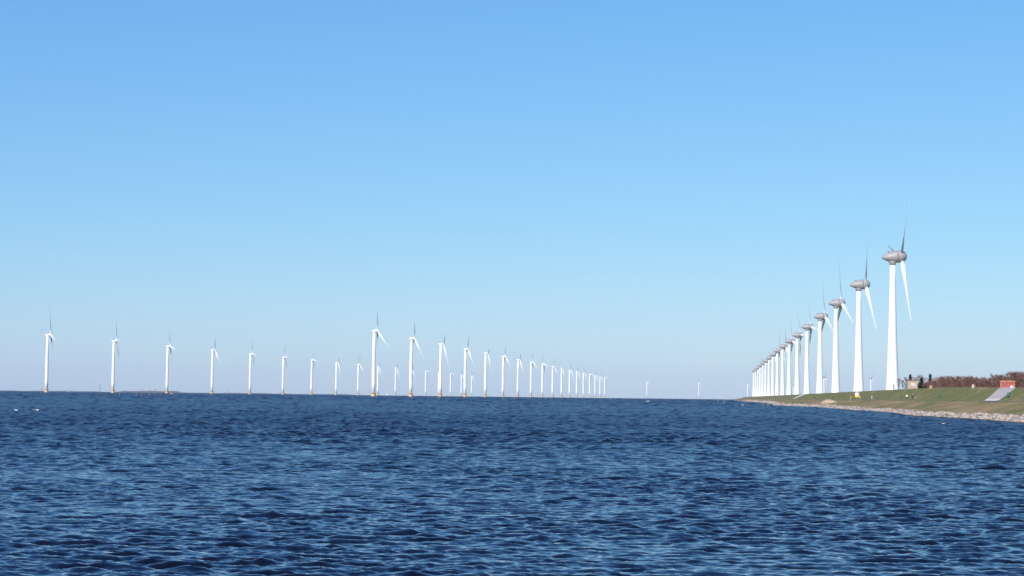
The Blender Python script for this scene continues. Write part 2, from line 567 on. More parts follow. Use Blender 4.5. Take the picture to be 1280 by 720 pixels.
def rrect_ring(x, hw, zc, hh, n=20, pw=3.2):
    o = []
    for k in range(n):
        a = 2 * math.pi * k / n
        c, s = math.cos(a), math.sin(a)
        rr = (abs(c) ** pw + abs(s) ** pw) ** (-1 / pw)
        o.append((x, hw * c * rr, zc + hh * s * rr))
    return o
S_NAC = mk('nacelle', loft([rrect_ring(x, a, z, b_) for x, a, z, b_ in [(-3.5, 1.2, .15, 1.1), (-3.3, 1.7, .1, 1.6), (-2.2, 1.95, 0, 1.9), (1.2, 2.05, 0, 2.0), (2.3, 2.05, 0, 2.05)]]), M['white'])
S_GEN = mk('generator', lathe([(1.9, 2.2), (2.15, 2.35), (2.2, 2.8), (2.2, 3.7), (1.75, 3.95)], 24, 'X'), M['white'])
S_HUB = mk('hub', lathe([(1.5, 3.95), (1.85, 4.3), (1.9, 5.3), (1.75, 6.0), (1.3, 6.7), (.6, 7.1), (.05, 7.2)], 24, 'X'), M['blade'])
S_MAST = mk('mast', merge([tube((-2.9, s * .9, 1.6), (-2.9, s * .9, 3.9), .09, n=5) for s in (-1, 1)] + [tube((-2.9, -.9, 3.2), (-2.9, .9, 3.2), .06, n=5)]), M['darkgrey'])
S_VANE = mk('cooler', box(-3.2, -2.5, -1.6, 1.6, 1.85, 2.75), M['white'], False)

HE = 131.0
E_TOWER = mk('tower', lathe([(7.3, -3), (6.9, 4), (6.3, 10), (5.75, 17), (5.2, 27), (4.65, 40), (4.1, 56), (3.6, 75), (3.1, 94), (2.65, 112), (2.35, HE - 4.5)], 36), M['tower'])
E_SPIN_C = 9.0
nac_prof = [(.15, -10.6), (.75, -10.4), (1.35, -9.7), (2.1, -8.5), (3.0, -6.9), (4.0, -4.7), (4.9, -2.2), (5.6, .6), (5.95, 3.2), (6.02, 4.9), (5.6, 5.0)]
nac_prof = [(r_ * .91, h_ * .95) for r_, h_ in nac_prof]
E_NAC = mk('nacelle', lathe(nac_prof, 32, 'X'), M['nacelle'])
E_SPIN = mk('spinner', lathe([(r_ * .91, h_ * .95) for r_, h_ in [(5.5, 5.1), (5.98, 5.2), (5.95, 7.0), (5.6, 9.0), (4.9, 10.8), (3.9, 12.0), (2.6, 12.9), (1.2, 13.35), (.1, 13.45)]], 32, 'X'), M['nacelle'])
E_COLLAR = mk('yaw_collar', lathe([(2.4, -7.5), (2.8, -6.0), (3.2, -4.8), (3.5, -4.0)], 28), M['nacelle'])
E_ROOF = mk('roof_vent', merge([box(-3.6, -1.6, -1.1, 1.1, 4.2, 5.6), tube((-5, 0, 3.9), (-5, 0, 6.6), .1, n=5), tube((-5, -.8, 6.4), (-5, .8, 6.4), .07, n=5)]), M['nacelle'], False)

def rotor_mats(hub_x, phi, tilt, cone, hubz, pitch=0):
    base = Matrix.Translation((0, 0, hubz)) @ Matrix.Rotation(R(-tilt), 4, 'Y')
    res = []
    for k in range(3):
        res.append(base @ Matrix.Translation((hub_x, 0, 0)) @ Matrix.Rotation(R(phi + 120 * k), 4, 'X') @ Matrix.Rotation(R(cone), 4, 'Y') @ Matrix.Rotation(R(-pitch), 4, 'Z'))
    return base, res

def yaw_for(X, Y, off):
    return -math.atan2(X, Y) + math.asin(off)

def offshore(px, py_hub, phi, off, label, group, name='wind_turbine'):
    Y = F * (HS - CAMZ) / (hor(px) - py_hub)
    X = at(px, hor(px), Y).x
    root = empty(name, (X, Y, 0), yaw_for(X, Y, off), label, 'wind turbine', group)
    link('tower', S_TOWER, None, root)
    f = link('foundation', S_FOUND, None, root)
    link('railing', S_RAIL, None, f); link('boat_landing', S_LADDER, None, f)
    base, bl_ = rotor_mats(5.1, phi, 6, 3.0, HS)
    nb = link('nacelle', S_NAC, None, root, base)
    link('mast', S_MAST, None, nb); link('cooler', S_VANE, None, nb)
    link('generator', S_GEN, None, root, base)
    link('hub', S_HUB, None, root, base)
    for b_ in bl_: link('blade', S_BLADE, None, root, b_)
    return root

rearG = 'offshore turbines of the rear row'
frontG = 'offshore turbines of the nearer row'
ordn = ['', 'second', 'third', 'fourth', 'fifth', 'sixth', 'seventh', 'eighth', 'ninth', 'tenth', 'eleventh', 'twelfth', 'thirteenth', 'fourteenth', 'fifteenth', 'sixteenth', 'seventeenth', 'eighteenth']
rear = [(57.9, 419.0, -17), (140.9, 426.7, -32), (208.5, 433.3, -20), (264.7, 437.9, 12), (312.2, 443.1, -25), (353.4, 447.1, -30), (389, 450.5, -26),
        (419.9, 453.1, 50), (447.3, 456, 6), (472, 458.3, 50), (494, 460.2, 45), (513.5, 462.6, 20), (531.8, 464.5, -35), (547.9, 466.2, 10),
        (562.9, 467.5, -25), (576.5, 469, 10), (589.2, 470, 25)]
for i, (px, py, ph) in enumerate(rear):
    if i == 0: lb = 'white offshore turbine standing alone nearest the left edge of the water'
    elif i == 1: lb = 'white offshore turbine, second from the left edge, thin dark blade hanging down'
    elif i == 2: lb = 'white offshore turbine beside the small orange buoy, short white blade to its right'
    elif i < 9: lb = 'white offshore turbine, %s from the left edge along the rear row' % ordn[i]
    elif i == 9: lb = 'small white turbine close behind the tallest offshore turbine'
    elif i == 11: lb = 'small distant turbine almost hidden behind the second tall near-row tower'
    elif i == 13: lb = 'small distant turbine almost hidden behind the third tall near-row tower'
    else: lb = 'small distant white turbine, %s of the rear row counted from the left edge' % ordn[i]
    offshore(px, py, ph, [.05, .03, .12, .17, .05, .1, .15][i] if i < 7 else .2, lb, rearG)
front = [(466.6, 414, 0), (513.2, 423.2, 11), (550.2, 430.5, 45), (581, 436.6, 20), (606.4, 442, 57), (628.4, 446, 4), (647, 449.9, 40), (663.4, 453.1, -5),
         (677.6, 455.9, -20), (690.4, 458.9, 8), (701.6, 460.8, 57), (711.6, 462.7, 26), (720.6, 464.8, 22), (729, 466.4, 18), (736.8, 468.4, -25),
         (743.5, 470, 15), (749.8, 470.8, 14), (755.7, 472.4, -22)]
for i, (px, py, ph) in enumerate(front):
    if i == 0: lb = 'tallest offshore turbine, white with yellow foot, first of the nearer row'
    elif i == 17: lb = 'last small offshore turbine at the right end of the nearer row'
    else: lb = 'white offshore turbine, %s of the nearer row counted from its tall left end' % ordn[i]
    offshore(px, py, ph, .2, lb, frontG)
offshore(808.5, 477.0, 10, .2, 'tiny lone turbine on the open horizon right of the long offshore row', 'lone turbines on the horizon')
offshore(873.4, 478.9, 6, .2, 'tiny lone turbine on the horizon nearer the tip of the land', 'lone turbines on the horizon')
offshore(934.3, 481.0, 15, .2, 'tiny faint turbine behind the tip of the dike', 'lone turbines on the horizon')

def dike_turbine(px, py_hub, phi, off, label, group):
    Y = F * (HE - CAMZ) / (hor(px) - py_hub)
    X = at(px, hor(px), Y).x
    root = empty('wind_turbine', (X, Y, 0), yaw_for(X, Y, off), label, 'wind turbine', group)
    link('tower', E_TOWER, None, root)
    base, bl_ = rotor_mats(7.4, phi, 4, .5, HE)
    nb = link('nacelle', E_NAC, None, root, base)
    link('roof_vent', E_ROOF, None, nb)
    link('yaw_collar', E_COLLAR, None, nb, Matrix.Rotation(R(4), 4, 'Y'))
    link('spinner', E_SPIN, None, root, base)
    for b_ in bl_: link('blade', E_BLADE, None, root, b_)
    return root
dk = [(1115.4, 321, 44), (1073, 355.8, 27), (1044.4, 379, -3), (1024.6, 395.7, -3), (1008.3, 408.7, -20), (996, 418.9, -27), (986, 426.6, -15),
      (977.9, 433.1, 10), (971.3, 438.5, 0), (965.6, 443.3, 55), (960.8, 447.5, 40), (956.7, 451.3, 60), (953.1, 454.4, -50), (949.8, 457.1, 20),
      (947.0, 459.8, 35), (944.3, 461.9, 5), (941.8, 463.8, 58)]
for i, (px, py, ph) in enumerate(dk):
    if i == 0: lb = 'largest dike turbine, grey egg-shaped nacelle, tower beside the small brick hut'
    elif i == 16: lb = 'farthest dike turbine at the left end of the tightly packed row'
    else: lb = 'dike turbine with grey egg nacelle, %s behind the one beside the brick hut' % (ordn[i] if i > 1 else 'next')
    dike_turbine(px, py, ph, .205 if i == 0 else .205, lb, 'big turbines in a row along the dike')
for px, py, ph, lb in [(1088.5, 472.6, 10, 'small far inland turbine seen between the two nearest dike towers'),
                       (1029.8, 471.6, 30, 'small far inland turbine peeping out right of the fourth dike tower'),
                       (991.6, 481.6, 0, 'tiny far inland turbine half hidden left of the sixth dike tower'),
                       (1097.6, 487.0, 20, 'tiniest inland turbine head just above the dike crest')]:
    dike_turbine(px, py, ph, .2, lb, 'far inland turbines')

# ------------------------------------------------------------------ thin stakes and posts in the water
def stake(px, y_top, y_bot, r, label, mat=None, cross=0.0, group='thin stakes standing in the lake'):
    p = on_water(px, y_bot)
    top = at(px, y_top, p.y).z
    lean = rnd.uniform(-.02, .02) * top
    parts = [tube((0, 0, -2), (lean, 0, top), r, r * .7, 8)]
    root = empty('stake', (p.x, p.y, 0), 0, label, 'stake', group)
    link('pole', mk('pole', merge(parts), mat or M['pole']), None, root)
    if cross:
        link('top_mark', mk('top_mark', merge([tube((lean - cross, 0, top - .5), (lean + cross, 0, top - .9), r * .9, n=6), tube((lean - cross, 0, top - .9), (lean + cross, 0, top - .5), r * .9, n=6)]), M['pole']), None, root)
stake(52.0, 484.0, 494.6, .20, 'thin brown stake left of the leftmost turbine')
stake(124.9, 479.6, 495.4, .20, 'tallest thin brown stake, just left of the second turbine')
stake(149.5, 488.2, 495.6, .20, 'thin brown stake just right of the second turbine')
for px, yt, lb in [(170.5, 488.8, 'leftmost of the five thin stakes between second and third turbines'),
                   (177.3, 484.8, 'second of the five thin stakes between second and third turbines'),
                   (186.5, 487.0, 'thickest middle one of five stakes between second and third turbines'),
                   (193.9, 485.5, 'fourth of the five thin stakes between second and third turbines'),
                   (201.5, 489.0, 'rightmost of the five stakes, closest to the third turbine')]:
    stake(px, yt, 495.7, .32 if 'thickest' in lb else .2, lb)
stake(283.5, 487.5, 496.4, .20, 'pale thin stake right of the fourth turbine')
stake(548.2, 495.2, 500.2, .3, 'short brown stake in front of the third near-row tower')
stake(515.5, 495.0, 498.5, .2, 'short brown stake before the second near-row tower')
for px, lb in [(629, 'short stake in front of the sixth near-row tower'), (642.5, 'short stake left of the seventh near-row tower'),
               (659.5, 'short stake left of the eighth near-row tower'), (682, 'short stake just right of the ninth near-row tower'),
               (702.5, 'short stake before the eleventh near-row tower'), (763, 'short stake just right of the end of the offshore row'),
               (781, 'short stake between the offshore row and the lone turbine'), (794.5, 'tiny stake just left of the first lone turbine'),
               (817.7, 'tiny stake just right of the first lone turbine'), (831.7, 'tiny stake between the two lone turbines')]:
    stake(px, hor(px) + 1.2, hor(px) + 5.0, .35, lb)
stake(898, 500.2, 503.2, .4, 'reddish stub stake in the water before the tip of the land')
stake(905.6, 499.2, 504.2, .28, 'taller stake right of the reddish stub near the land tip')
stake(931.2, 499.5, 503.6, .55, 'thick post in the water beside the tip of the land')
stake(948.5, 500.5, 504.0, .4, 'short post in the water, left of the stone bank')
stake(954.0, 502.4, 507.0, .3, 'left one of two posts just before the stone bank')
stake(960.2, 503.4, 507.2, .3, 'right one of two posts just before the stone bank')

# orange buoy by third turbine
p = on_water(214.3, 492.9)
bo = empty('buoy', p, 0, 'small orange buoy with dark top beside the third turbine', 'buoy')
M['orange'] = varied('orange_paint', (.6, .18, .05), (.75, .3, .1), 1, .5)
link('float', mk('float', lathe([(.8, -.8), (2.0, -.3), (2.1, .7), (1.5, 1.4), (.5, 1.8)], 18), M['orange']), None, bo)
link('top_mark', mk('top_mark', merge([lathe([(.35, 1.8), (.3, 3.4)], 10), lathe([(.1, 3.4), (1.0, 3.5), (.1, 5.0)], 10)]), M['darkgrey']), None, bo)

# small boats far out
def boat(px, py, Y, L, hull_c, label, sail=False):
    p = at(px, py, Y); p.z = -1.4
    root = empty('boat', p, R(12), label, 'boat')
    m = varied('hull_paint', hull_c, tuple(min(1, c * 1.15) for c in hull_c), 1, .4)
    rings = []
    for k in range(9):
        f = k / 8; x = (f - .5) * L
        hw = L * .16 * math.sin(math.pi * min(.98, .25 + f * .73)) ** .6
        rings.append([(x, -hw, L * .1 + L * .05 * f), (x, -hw * .75, L * .02), (x, 0, -L * .05), (x, hw * .75, L * .02), (x, hw, L * .1 + L * .05 * f)])
    link('hull', mk('hull', loft(rings), m, False), None, root)
    link('cabin', mk('cabin', loft([[(x, -L * .1, L * .12), (x, -L * .085, L * h), (x, L * .085, L * h), (x, L * .1, L * .12)] for x, h in ((-L * .22, .2), (-L * .18, .27), (L * .05, .27), (L * .12, .2))]), M['white'], False), None, root)
    if sail:
        link('mast', mk('mast', tube((L * .02, 0, L * .1), (L * .02, 0, L * 1.05), L * .012), M['steel']), None, root)
        V = [(L * .0, 0, L * .25), (-L * .42, .02 * L, L * .26), (L * .0, 0, L * 1.02), (L * .0, .03, L * .25), (-L * .42, .02 * L + .03, L * .26), (L * .0, .03, L * 1.02)]
        link('sail', mk('sail', (V, [(0, 1, 2), (5, 4, 3), (0, 3, 4, 1), (1, 4, 5, 2), (2, 5, 3, 0)]), M['white'], False), None, root)
    else:
        link('mast', mk('mast', tube((0, 0, L * .26), (0, 0, L * .45), L * .012), M['steel']), None, root)
boat(85.7, 489.8, 7000, 8, (.7, .55, .5), 'tiny pale motor boat on the horizon right of the leftmost turbine')
boat(483.6, 494.4, 7600, 9, (.75, .75, .75), 'tiny white sailboat on the horizon behind the tallest turbine', True)

# ------------------------------------------------------------------ birds
def bird(name, px, py, L, body_c, head_c, head_left, label, cat, group=None, rz=0.0):
    p = on_water(px, py)
    root = empty(name, (p.x, p.y, .02), (math.pi if head_left else 0) + rz, label, cat, group)
    mb = varied(name + '_plumage', body_c, tuple(min(1, c * 1.1) for c in body_c), 6, .8)
    mh = varied(name + '_head_plumage', head_c, tuple(min(1, c * 1.1) for c in head_c), 6, .8)
    secs = [(-.62, .02, .30), (-.5, .07, .24), (-.35, .15, .17), (-.1, .215, .13), (.15, .215, .13), (.32, .14, .19), (.37, .085, .33), (.40, .075, .42), (.46, .085, .47), (.53, .06, .47), (.58, .02, .46)]
    rings = []
    for x, r, z in secs:
        rings.append([(x * L, r * L * math.cos(a), z * L + r * L * .9 * math.sin(a)) for a in [2 * math.pi * k / 12 for k in range(12)]])
    me = mk('body', loft(rings), mb)
    me.materials.append(mh)
    for q in me.polygons:
        if q.center.x > .345 * L: q.material_index = 1
    link('body', me, None, root)
    link('bill', mk('bill', loft([[(x * L, r * L * math.cos(a), .45 * L + r * L * math.sin(a)) for a in [2 * math.pi * k / 6 for k in range(6)]] for x, r in ((.56, .025), (.66, .015), (.70, .004))]), M['yellow']), None, root)
    for s in (-1, 1):
        link('wing', mk('wing', loft([[(x * L, s * (.13 + w_) * L, (z + dz) * L) for dz, w_ in ((-.09, .05), (0, .085), (.09, .03))] + [(x * L, s * .11 * L, z * L)] for x, z in ((-.45, .2), (-.2, .17), (.1, .17), (.25, .2))]), mb), None, root)
gg = 'white gulls afloat on the lake'
bird('gull', 20.3, 513.6, .62, (.8, .8, .8), (.8, .8, .8), True, 'white gull afloat at far left, leftmost of the three', 'gull', gg)
bird('gull', 46.7, 513.4, .58, (.8, .8, .8), (.8, .8, .8), True, 'white gull afloat, rightmost and brighter of the close pair', 'gull', gg)
bird('gull', 42.4, 513.0, .42, (.42, .42, .43), (.5, .5, .5), True, 'small greyish gull floating beside the brighter one', 'gull', gg, .5)
bird('gull', 809.6, 502.4, 1.9, (.8, .8, .8), (.8, .8, .8), False, 'white bird afloat below the first lone turbine', 'gull', gg)
bird('gull', 928.2, 506.6, .9, (.78, .78, .8), (.8, .8, .8), False, 'tiny white gull afloat near the tip of the land', 'gull', gg)
bird('gull', 941.0, 507.0, .6, (.7, .72, .75), (.8, .8, .8), True, 'faint pale gull afloat below the far end of the dike', 'gull', gg)
bird('duck', 1179.6, 530.6, .62, (.40, .32, .30), (.03, .035, .03), False, 'brownish duck with dark head swimming off the stone bank', 'duck')

# ------------------------------------------------------------------ trees
class Tri:
    def __init__(s): s.v = []; s.f = []
    def sliver(s, a, b, w0, rr):
        """a thin three-sided twig"""
        d = (b - a)
        u = d.orthogonal().normalized(); v = d.normalized().cross(u)
        n = len(s.v)
        ph = rr.random() * 6.3
        for k in range(3):
            t = ph + k * 2.094
            s.v.append(a + (u * math.cos(t) + v * math.sin(t)) * w0)
        s.v.append(b)
        s.f += [(n, n + 1, n + 3), (n + 1, n + 2, n + 3), (n + 2, n, n + 3)]
    def leaf(s, c, sz, rr):
        n = len(s.v)
        a = Vector((rr.gauss(0, 1), rr.gauss(0, 1), rr.gauss(0, 1))).normalized()
        u = a.orthogonal().normalized(); v = a.cross(u)
        for k in range(3):
            t = k * 2.094 + rr.random()
            s.v.append(c + (u * math.cos(t) + v * math.sin(t)) * sz * rr.uniform(.6, 1.2))
        s.f.append((n, n + 1, n + 2))

def bare_tree(T, base, H, rr, spread_=.28, nb=20, nt_=7, tw=.035):
    top = base + Vector((rr.uniform(-.04, .04) * H, rr.uniform(-.04, .04) * H, H))
    T.sliver(base - Vector((0, 0, .3)), top, .012 * H, rr)
    for i in range(nb):
        f = .1 + .83 * ((i + rr.random()) / nb) ** .8
        a = base.lerp(top, f)
        an = rr.random() * 6.283
        L = H * spread_ * (.32 + .62 * math.sin(math.pi * min(1, f * .95))) * rr.uniform(.7, 1.3)
        b_ = a + Vector((math.cos(an) * L * .62, math.sin(an) * L * .62, L * rr.uniform(.7, 1.1)))
        if b_.z > top.z - .02 * H: b_.z = top.z - (.02 + rr.random() * .07) * H
        T.sliver(a, b_, .0045 * H, rr)
        for j in range(nt_):
            g = rr.uniform(.25, 1)
            c = a.lerp(b_, g)
            l2 = H * .085 * rr.uniform(.6, 1.4)
            an2 = an + rr.uniform(-1.4, 1.4)
            d = c + Vector((math.cos(an2) * l2 * .6, math.sin(an2) * l2 * .6, l2 * rr.uniform(.5, 1.1)))
            T.sliver(c, d, tw, rr)

M['wood'] = varied('reddish_bare_twigs', (.125, .066, .056), (.205, .115, .095), .10, .9, coord='pos', spec=.1)
M['bark'] = varied('brown_bark', (.10, .06, .045), (.17, .11, .08), .3, .9, coord='pos', spec=.1)
M['needles'] = varied('dark_needles', (.012, .022, .012), (.035, .05, .025), .5, .9, coord='pos', spec=.15)
M['palebark'] = varied('pale_brown_twigs', (.22, .15, .12), (.32, .23, .19), .3, .9, coord='pos', spec=.1)

def build_wood():
    T = Tri(); rr = random.Random(21)
    y = 330.0
    while y < 884:
        for row in range(11):
            wv = 31 + row * 2.7 + rr.uniform(-1.4, 1.4)
            yy_ = y + rr.uniform(-1.2, 1.2)
            x = line(yy_) + wv
            H = 7.9 + .4 * math.sin(yy_ * .035) + .2 * math.sin(yy_ * .11 + row) + rr.uniform(-.4, .4) + (0.06 * row) + float(np.interp(yy_, [330, 520, 700], [.2, .4, .9]))
            if yy_ > 760: H *= 1 - .13 * (yy_ - 760) / 120
            if rr.random() < .03: H += .6
            front_row = row < 4
            bare_tree(T, Vector((x, yy_, ground_z(x, yy_))), H, rr, .27, 24 if front_row else 15, 9 if front_row else 7, .065)
        y += 1.7
    o = link('woodland', mesh_from('woodland', T.v, T.f), M['wood'])
    tag(o, 'dense leafless reddish brown wood behind the dike crest', None, None, 'stuff')
build_wood()

def lone_bare(px, y_top, Y, label, mat, nb=34, spread_=.3, width=None):
    p = at(px, hor(px), Y); gz = ground_z(p.x, Y)
    H = at(px, y_top, Y).z - gz
    rr = random.Random(int(px * 10))
    root = empty('bare_tree', (p.x, Y, gz), 0, label, 'tree', 'bare trees by the brick hut and wood')
    link('trunk', mk('trunk', tube((0, 0, -.4), (0, 0, H * .75), .022 * H, .006 * H, 8), mat), None, root)
    T = Tri(); bare_tree(T, Vector((0, 0, 0)), H, rr, spread_, nb, 10, .05)
    link('crown', mk('crown', (T.v, T.f), mat, False), None, root)

def conifer(px, y_top, Y, wpx, label, dens=1.0):
    p = at(px, hor(px), Y); gz = ground_z(p.x, Y)
    H = at(px, y_top, Y).z - gz
    rw = wpx * Y / F / 2
    rr = random.Random(int(px * 7))
    root = empty('conifer', (p.x, Y, gz), 0, label, 'tree', 'dark evergreens behind the dike')
    link('trunk', mk('trunk', tube((0, 0, -.4), (0, 0, H * .96), .02 * H, .003 * H, 8), M['bark']), None, root)
    T = Tri()
    lv = int(H / .5)
    for i in range(lv):
        f = i / lv
        z = H * (.1 + .88 * f)
        rad = rw * (1 - f) ** .5 * rr.uniform(.75, 1.2) + .12
        for b_ in range(7):
            an = rr.random() * 6.283
            rl = rad * rr.uniform(.6, 1.15)
            e = Vector((math.cos(an) * rl, math.sin(an) * rl, z - rl * .25))
            T.sliver(Vector((0, 0, z)), e, .04, rr)
            for q in range(int(9 * dens)):
                g = rr.uniform(.15, 1)
                c = Vector((0, 0, z)).lerp(e, g) + Vector((rr.gauss(0, .12), rr.gauss(0, .12), rr.gauss(0, .14)))
                T.leaf(c, .34, rr)
    link('crown', mk('crown', (T.v, T.f), M['needles'], False), None, root)

conifer(1162.8, 466.4, 835, 5.5, 'tall narrow dark conifer standing above the left end of the wood')
conifer(1151.8, 470.5, 828, 9, 'broad dark evergreen just right of the brick hut', 1.3)
conifer(1137.8, 466.9, 905, 7, 'slim dark conifer rising behind the brick hut')
conifer(1176.2, 470.2, 930, 6, 'small conifer tip just right of the tall narrow one')
conifer(1188.0, 471.8, 930, 6, 'farthest right conifer tip over the wood')
for px, yt, Y, lb, mt in [(1117.0, 480.5, 845, 'small bush-like bare tree before the foot of the nearest tower', 'bark'),
                          (1123.2, 473.2, 860, 'reddish bare tree just right of the nearest tower', 'wood'),
                          (1128.6, 475.5, 875, 'low bare tree between tower and brick hut', 'wood'),
                          (1133.0, 471.8, 890, 'bare tree at the left side of the hut roof', 'bark'),
                          (1143.5, 471.5, 895, 'bare tree rising behind the right side of the hut', 'palebark'),
                          (1148.8, 468.8, 880, 'tall bare tree against the broad dark evergreen', 'wood'),
                          (1156.8, 471.5, 885, 'bare tree between broad evergreen and narrow conifer', 'palebark'),
                          (1168.5, 470.8, 925, 'pale bare tree just right of the tall narrow conifer', 'palebark'),
                          (1172.5, 471.6, 930, 'pale bare tree left of the small conifer tip', 'palebark'),
                          (1182.0, 471.8, 930, 'pale bare tree between the two small conifer tips', 'palebark'),
                          (1193.5, 472.3, 920, 'pale bare tree right of the last conifer tip', 'palebark')]:
    lone_bare(px, yt, Y, lb, M[mt], 26 if Y < 850 else 34, .34 if px < 1125 else .28)

# ------------------------------------------------------------------ brick hut on the crest
def build_hut():
    c = by_w(1139.2, 21.0)
    Wd, Dp, H = 3.9, 3.4, 3.3
    root = empty('hut', (c.x, c.y, c.z - .02), R(16) - math.atan2(c.x, c.y), 'small square brown brick hut with white framed windows on the dike crest', 'hut')
    br = bpy.data.materials.new('brown_brick'); br.use_nodes = True
    t = br.node_tree; b = t.nodes['Principled BSDF']; b.inputs['Roughness'].default_value = .85
    bk = t.nodes.new('ShaderNodeTexBrick'); bk.inputs['Scale'].default_value = 4
    bk.inputs['Color1'].default_value = (.36, .25, .18, 1); bk.inputs['Color2'].default_value = (.44, .31, .22, 1); bk.inputs['Mortar'].default_value = (.46, .40, .34, 1)
    tc = t.nodes.new('ShaderNodeTexCoord'); mp = t.nodes.new('ShaderNodeMapping'); mp.inputs['Rotation'].default_value = (R(90), 0, 0)
    t.links.new(tc.outputs['Object'], mp.inputs[0]); t.links.new(mp.outputs[0], bk.inputs['Vector']); t.links.new(bk.outputs[0], b.inputs['Base Color'])
    link('wall', mk('wall', box(-Wd / 2, Wd / 2, -Dp / 2, Dp / 2, -.5, H), br, False), None, root)
    roof = link('roof', mk('roof', box(-Wd / 2 - .18, Wd / 2 + .18, -Dp / 2 - .18, Dp / 2 + .18, H + .003, H + .2), varied('roof_felt', (.12, .09, .08), (.18, .14, .12), 2, .9), False), None, root)
    link('chimney', mk('chimney', box(.9, 1.3, .5, .9, H + .2, H + .75), br, False), None, roof)
    gl = varied('window_glass', (.22, .27, .32), (.34, .38, .42), .8, .12)
    for x0, x1, z0, z1 in ((-.65, .2, 1.45, 2.3), (.32, 1.25, 1.15, 2.1)):
        fr = link('window', mk('window', merge([box(x0, x1, -Dp / 2 - .05, -Dp / 2 - .003, z0, z0 + .16), box(x0, x1, -Dp / 2 - .05, -Dp / 2 - .003, z1 - .16, z1),
                          box(x0, x0 + .16, -Dp / 2 - .052, -Dp / 2 - .003, z0 + .165, z1 - .165), box(x1 - .16, x1, -Dp / 2 - .052, -Dp / 2 - .003, z0 + .165, z1 - .165)]), M['white'], False), None, root)
        link('pane', mk('pane', box(x0 + .165, x1 - .165, -Dp / 2 - .03, -Dp / 2 - .005, z0 + .17, z1 - .17), gl, False), None, fr)
    dm = varied('teal_door_paint', (.06, .22, .20), (.09, .28, .25), 2, .5)
    d = link('door', mk('door', box(-Wd / 2 - .06, -Wd / 2 - .003, -1.3, 1.0, 0.05, 2.4), dm, False), None, root)
    link('handle', mk('handle', tube((-Wd / 2 - .12, .7, 1.0), (-Wd / 2 - .12, .7, 1.2), .03), M['steel']), None, d)
build_hut()

# ------------------------------------------------------------------ red painted wall at the top of the ramp
def build_red():
    a = by_w(1250.8, 20.2); b_ = by_w(1268.4, 20.2)
    c = (a + b_) / 2; c.z = 8.25
    # face the camera, width from its span in the photo
    Y = c.y; Wd = (1268.2 - 1250.8) * Y / F
    cc = at(1259.6, hor(1259.6), Y); z0 = ground_z(cc.x, Y)
    Hh = at(1259.6, 476.0, Y).z - z0
    root = empty('painted_shelter', (cc.x, Y, z0), R(4) - math.atan2(cc.x, Y), 'small red painted shelter with orange top beam at the head of the ramp', 'shelter')
    m, t, b = new_mat('red_spray_paint', .7)
    n1 = noise(t, 1.6, 3, .6, 'obj', (1, 1, 1.2)); n2 = noise(t, 3.4, 2, .5, 'obj')
    c1 = ramp(t, n1, [(.40, (.36, .13, .085)), (.5, (.38, .08, .07)), (.56, (.20, .03, .04)), (.62, (.46, .13, .115))])
    c2 = mixc(t, ramp(t, n2, [(.60, (0, 0, 0)), (.63, (1, 1, 1))]), c1, (.14, .04, .05))
    t.links.new(c2, b.inputs['Base Color'])
    m2 = varied('orange_weathered_board', (.42, .17, .08), (.58, .27, .13), 1.5, .8)
    m3 = varied('pink_white_paint', (.75, .45, .45), (.85, .7, .68), 3, .7)
    link('panel', mk('panel', box(-Wd / 2 + .14, Wd / 2 - .14, -.12, .12, -.3, Hh - .26), m, False), None, root)
    for s in (-1, 1):
        link('side_wall', mk('side_wall', box(min(s * (Wd / 2 - .13), s * Wd / 2), max(s * (Wd / 2 - .13), s * Wd / 2), -.16, 2.0, -.3, Hh - .26), m2, False), None, root)
    link('roof', mk('roof', box(-Wd / 2 - .1, Wd / 2 + .1, -.3, 2.15, Hh - .255, Hh), m2, False), None, root)
    V = []; Fc = []
    ptsx = [(.55, .12), (.9, .05), (1.35, .12), (1.5, .35), (1.2, .5), (.95, .62), (.7, .45), (.5, .3)]
    ptsx = [(x * Wd / 3.5, z) for x, z in ptsx]
    n = len(ptsx)
    V = [(x, -.125, z) for x, z in ptsx] + [(x, -.15, z) for x, z in ptsx]
    Fc = [tuple(range(n, 2 * n)), tuple(reversed(range(n)))] + [(i, (i + 1) % n, (i + 1) % n + n, i + n) for i in range(n)]
    link('painted_patch', mk('painted_patch', (V, Fc), m3, False), None, root)
build_red()

# ------------------------------------------------------------------ small furniture on the dike
M['teal'] = varied('dark_teal_paint', (.02, .09, .07), (.04, .13, .10), 2, .55)
def bin_(px, wv, H, lean, label):
    p = by_w(px, wv)
    root = empty('litter_bin', (p.x, p.y, p.z), -math.atan2(p.x, p.y), label, 'litter bin', 'dark green litter bins along the path')
    tilt = Matrix.Rotation(R(-lean), 4, 'Y')
    def tf(vf): return [tilt @ Vector(v) for v in vf[0]], vf[1]
    body = link('body', mk('body', tf(lathe([(.20 * H / 1.5, .34 * H), (.30 * H / 1.5, .42 * H), (.31 * H / 1.5, .9 * H), (.26 * H / 1.5, .95 * H)], 14)), M['teal']), None, root)
    link('lid', mk('lid', tf(lathe([(.34 * H / 1.5, .95 * H), (.34 * H / 1.5, .98 * H), (.12 * H / 1.5, 1.05 * H)], 14)), M['teal']), None, body)
    link('post', mk('post', tf(merge([tube((0, 0, -.3), (0, 0, .36 * H), .07, n=8)])), M['darkgrey']), None, root)
    link('base', mk('base', lathe([(.28, -.1), (.28, .1), (.16, .28), (.08, .3)], 12), M['darkgrey']), None, root)
bin_(1258.5, 12.2, 1.75, -17, 'dark green bin leaning left at the right side of the ramp')
bin_(1174.2, 12.4, 1.3, 3, 'dark green bin on the slope between hut and ramp')
bin_(1125.6, 12.2, 1.15, -4, 'small dark green bin just left of the white-shirted person')

